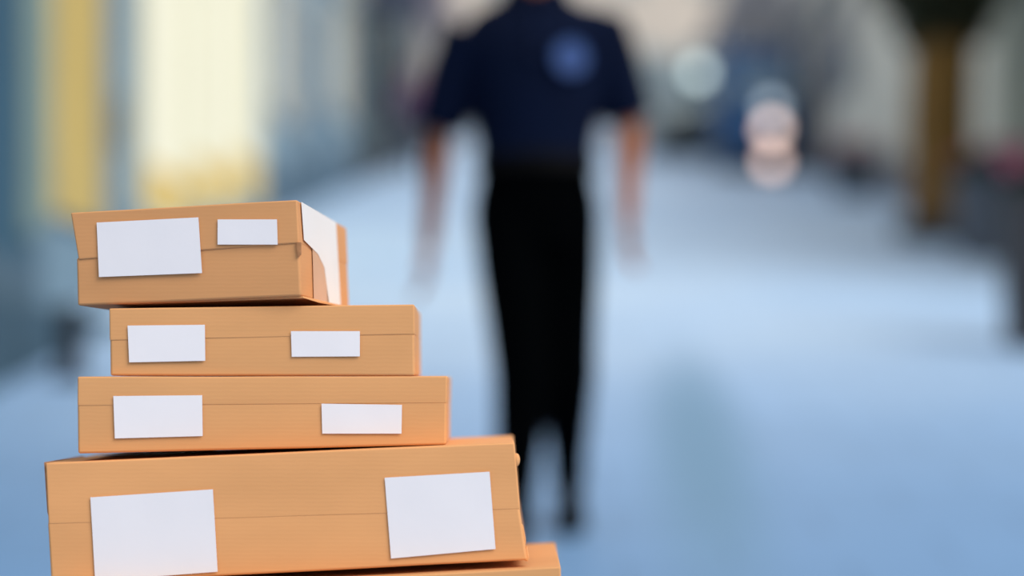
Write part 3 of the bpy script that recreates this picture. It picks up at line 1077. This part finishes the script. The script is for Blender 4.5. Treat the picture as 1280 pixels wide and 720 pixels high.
q = [(-.66, .20, 1.27), (.66, .20, 1.27), (.60, .68, 1.98), (-.60, .68, 1.98)]
nrm = Vector((0, -.83, .54))
sheet(bm, [Vector(p) + nrm * .0 for p in q], nrm, .03)
obj('windscreen', bm, M['screen_glass'], vn)
bm = bmesh.new()
box(bm, -.80, .80, -.46, -.30, .28, .58)
bevel(bm, .03, 2)
bp_ = obj('bumper', bm, M['bumper'], vn)
bm = bmesh.new()
box(bm, -.40, .40, -.42, -.36, .66, .92)
for k in range(4):
    box(bm, -.38, .38, -.44, -.41, .68 + k * .06, .70 + k * .06)
obj('grille', bm, M['bumper'], vn)
for sx in (-1, 1):
    bm = bmesh.new()
    box(bm, sx * .60 - .12, sx * .60 + .12, -.43, -.34, .70, .92)
    bevel(bm, .02, 2)
    obj('headlamp', bm, M['lamp_glass'], vn)
    for y in (.45, 3.3):
        t_, r_ = bmesh.new(), bmesh.new()
        wheel(t_, r_, (sx * .70, y, .33 + y * SLOPE), .32, .2)
        wo = obj('wheel', t_, M['tyre'], vn, 40)
        obj('rim', r_, M['rim'], wo, 40)
bm = bmesh.new()
zz = EYE - (87 - HY) / FPX * VY - gz(VY)
loft(bm, [(.05 + at(875, 0, VY).x - vx - .05, .60, zz), (at(875, 0, VY).x - vx, .42, zz)], [.19, .19], 24)
rl = obj('van_disc', bm, M['bumper'], vn, 40)
bm = bmesh.new()
loft(bm, [(at(875, 0, VY).x - vx, .419, zz), (at(875, 0, VY).x - vx, .40, zz)], [.17, .15], 24)
obj('glowing_lens_or_disc', bm, M['van_disc_glow'], rl, 60)

# ------------------------------------------------------------------ tree and planters
M['bark'] = mat('bark', (118, 86, 34), .9, .25, 6, .8, 25, stretch=(2, 2, .4))
M['leaf_dark'] = mat('dark_leaf', (44, 48, 26), .7, .3, 8)
M['soil'] = mat('dark_soil', (40, 34, 28), .95, .3, 20)
TRY = 19.5
tr = thing('street_tree', 'brown-barked street tree standing in front of the right-hand houses', 'tree', (at(1179, 0, TRY).x, TRY, gz(TRY)))
bm = bmesh.new()
rings = loft(bm, [(0, 0, -.1), (.0, 0, .1), (.0, .0, .4), (-.02, .02, 1.0), (.01, .0, 1.7), (.02, 0, 2.2), (.0, 0, 2.6)],
             [.38, .33, .28, .27, .27, .28, .30], 20)
for v in bm.verts:
    a = math.atan2(v.co.y, v.co.x)
    v.co += Vector((v.co.x, v.co.y, 0)) * (.06 * math.sin(5 * a) + .10 * noise.noise(v.co * 4))
for k in range(7):
    a = 2 * PI * k / 7 + .3
    r1 = .34 + .1 * random.random()
    loft(bm, [(0, 0, 2.3), (.35 * math.cos(a), .35 * math.sin(a), 2.7), (r1 * math.cos(a), r1 * math.sin(a), 3.3 + .4 * random.random()), (1.4 * r1 * math.cos(a), 1.4 * r1 * math.sin(a), 4.2)],
         [.13, .09, .06, .025], 10)
obj('trunk', bm, M['bark'], tr, 60)
bm = bmesh.new()
for k in range(7500):
    a = random.random() * 2 * PI
    u = random.random() ** .5
    ph = random.random()
    zc = 1.72 + 3.0 * ph
    rr = .34 + .34 * min(1, (zc - 1.72) / .6) * (1 if zc < 3.7 else max(.1, 1 - (zc - 3.7)))
    c = Vector((rr * u * math.cos(a), rr * u * math.sin(a), zc))
    d = Vector((random.gauss(0, 1), random.gauss(0, 1), random.gauss(0, .6))).normalized()
    w = d.cross(Vector((random.gauss(0, 1), random.gauss(0, 1), 1))).normalized()
    L_ = .10
    bm.faces.new([bm.verts.new(c + p) for p in (-d * L_, w * L_ * .4, d * L_, -w * L_ * .4)])
obj('foliage', bm, M['leaf_dark'], tr)
bm = bmesh.new()
loft(bm, [(0, 0, -.1), (0, 0, .12)], [.42, .42], 24)
loft(bm, [(0, 0, .12), (0, 0, .16)], [.45, .43], 24)
obj('tree_surround', bm, M['dark_trim'], tr, 40)

M['planter'] = mat('black_planter', (20, 24, 34), .6, .1, 6)
M['slate_pot'] = mat('slate_planter', (84, 92, 104), .7, .1, 6)
M['pink'] = mat('pink_petal', (176, 98, 122), .7, .2, 20)
M['green'] = mat('leaf_green', (62, 84, 66), .7, .3, 20)


def planter(label, px, Y, w, h, fl_h, nfl=46, dx=0, pm='planter'):
    o = thing('flower_planter', label, 'planter', (at(px, 0, Y).x, Y, gz(Y)), 0)
    bm = bmesh.new()
    z0 = -w * .5 * SLOPE - .02
    n = 4
    rings = []
    for z, s in ((z0, .86), (h * .5, .95), (h - .06, 1.0), (h - .06, 1.06), (h, 1.06), (h, .92), (h - .05, .92)):
        rings.append([bm.verts.new((sx * w / 2 * s, sy * w / 2 * s, z)) for sx, sy in ((-1, -1), (1, -1), (1, 1), (-1, 1))])
    for a_, b_ in zip(rings, rings[1:]):
        for k in range(4):
            bm.faces.new((a_[k], a_[(k + 1) % 4], b_[(k + 1) % 4], b_[k]))
    bm.faces.new(rings[0][::-1]); bm.faces.new(rings[-1])
    obj('pot', bm, M[pm], o)
    bm = bmesh.new()
    for k in range(500):
        a, u = random.random() * 2 * PI, random.random() ** .5
        c = Vector((dx + u * w * .55 * math.cos(a), u * w * .5 * math.sin(a), h + random.random() * fl_h * (1.1 - u * .5)))
        d = Vector((random.gauss(0, 1), random.gauss(0, 1), random.gauss(.5, .6))).normalized()
        s_ = d.cross(Vector((.3, .2, 1))).normalized()
        bm.faces.new([bm.verts.new(c + p) for p in (-d * .05, s_ * .02, d * .05, -s_ * .02)])
    obj('foliage', bm, M['green'], o)
    for k in range(nfl):
        a, u = random.random() * 2 * PI, random.random() ** .5
        c = Vector((dx + u * w * .6 * math.cos(a), u * w * .5 * math.sin(a), h + fl_h * (.45 + .6 * random.random())))
        bm = bmesh.new()
        ball(bm, (0, 0, 0), (.012, .012, .010), 8)
        for j in range(5):
            b2_ = 2 * PI * j / 5
            pc = Vector((math.cos(b2_), math.sin(b2_), .25)) * .022
            ball(bm, pc, (.019, .019, .009), 8)
        f = obj('flower', bm, M['pink'], o, 60)
        f.location = c
        f.rotation_euler = (random.uniform(.4, 1.2), random.uniform(-.5, .5), random.random() * 6)
    return o


planter('tall black planter with pink flowers at the right edge of the picture', 1300, 11.2, .34, .78, .17)
planter('small slate planter with pink flowers beyond the tree, beside the pale house', 1068, 27.5, .5, .34, .36, 60, pm='slate_pot')
pl = planter('wide slate planter with pink flowers just right of the tree', 1244, 17.2, .55, .62, .26, 30, pm='slate_pot')

# low black bollard by the left shops
BY = 9.9
bo = thing('bollard', 'low black bollard on the paving by the left-hand shops', 'bollard', (at(88, 0, BY).x, BY, gz(BY)))
bm = bmesh.new()
loft(bm, [(0, 0, -.03), (0, 0, .02), (0, 0, .03), (0, 0, .27), (0, 0, .28)], [.085, .085, .06, .055, .058], 20)
obj('post', bm, M['planter'], bo, 40)
bm = bmesh.new()
ball(bm, (0, 0, .30), (.062, .062, .04), 18)
obj('cap', bm, M['planter'], bo, 60)

# ------------------------------------------------------------------ light
wd = bpy.data.worlds.new('sky')
SC.world = wd
wd.use_nodes = True
nt = wd.node_tree
bg = nt.nodes['Background']
tc = nt.nodes.new('ShaderNodeTexCoord')
sp = nt.nodes.new('ShaderNodeSeparateXYZ')
nt.links.new(tc.outputs['Generated'], sp.inputs[0])
rp = nt.nodes.new('ShaderNodeValToRGB')
rp.color_ramp.elements[0].position = 0.0
rp.color_ramp.elements[0].color = (.98, .97, .96, 1)
rp.color_ramp.elements[1].position = .7
rp.color_ramp.elements[1].color = (.92, .94, 1.0, 1)
nt.links.new(sp.outputs['Z'], rp.inputs['Fac'])
nt.links.new(rp.outputs['Color'], bg.inputs['Color'])
bg.inputs['Strength'].default_value = 0.80

sd = bpy.data.lights.new('sun', 'SUN')
sd.energy = 2.35
sd.angle = math.radians(35)
sd.color = (1.0, .96, .90)
so = bpy.data.objects.new('sun', sd)
COL.objects.link(so)
so.rotation_euler = (Vector((.64, -.60, .76))).to_track_quat('Z', 'Y').to_euler()
so.location = (4, -4, 8)

# ------------------------------------------------------------------ camera
cd = bpy.data.cameras.new('camera')
cam = bpy.data.objects.new('camera', cd)
COL.objects.link(cam)
cam.location = (0, 0, EYE)
cam.rotation_euler = (PI / 2, 0, 0)
cd.sensor_width = 36
cd.lens = FPX / 1280 * 36
cd.shift_y = (HY - 360) / 1280
cd.clip_end = 300
cd.dof.use_dof = True
cd.dof.focus_distance = 2.80 * PS + .01
cd.dof.aperture_fstop = 1.46
cd.dof.aperture_blades = 0
SC.camera = cam

vs = SC.view_settings
vs.view_transform = 'Standard'
vs.look = 'None'
vs.gamma = 1
vs.exposure = 0.0
vs.use_curve_mapping = False
SC.cycles.use_adaptive_sampling = False
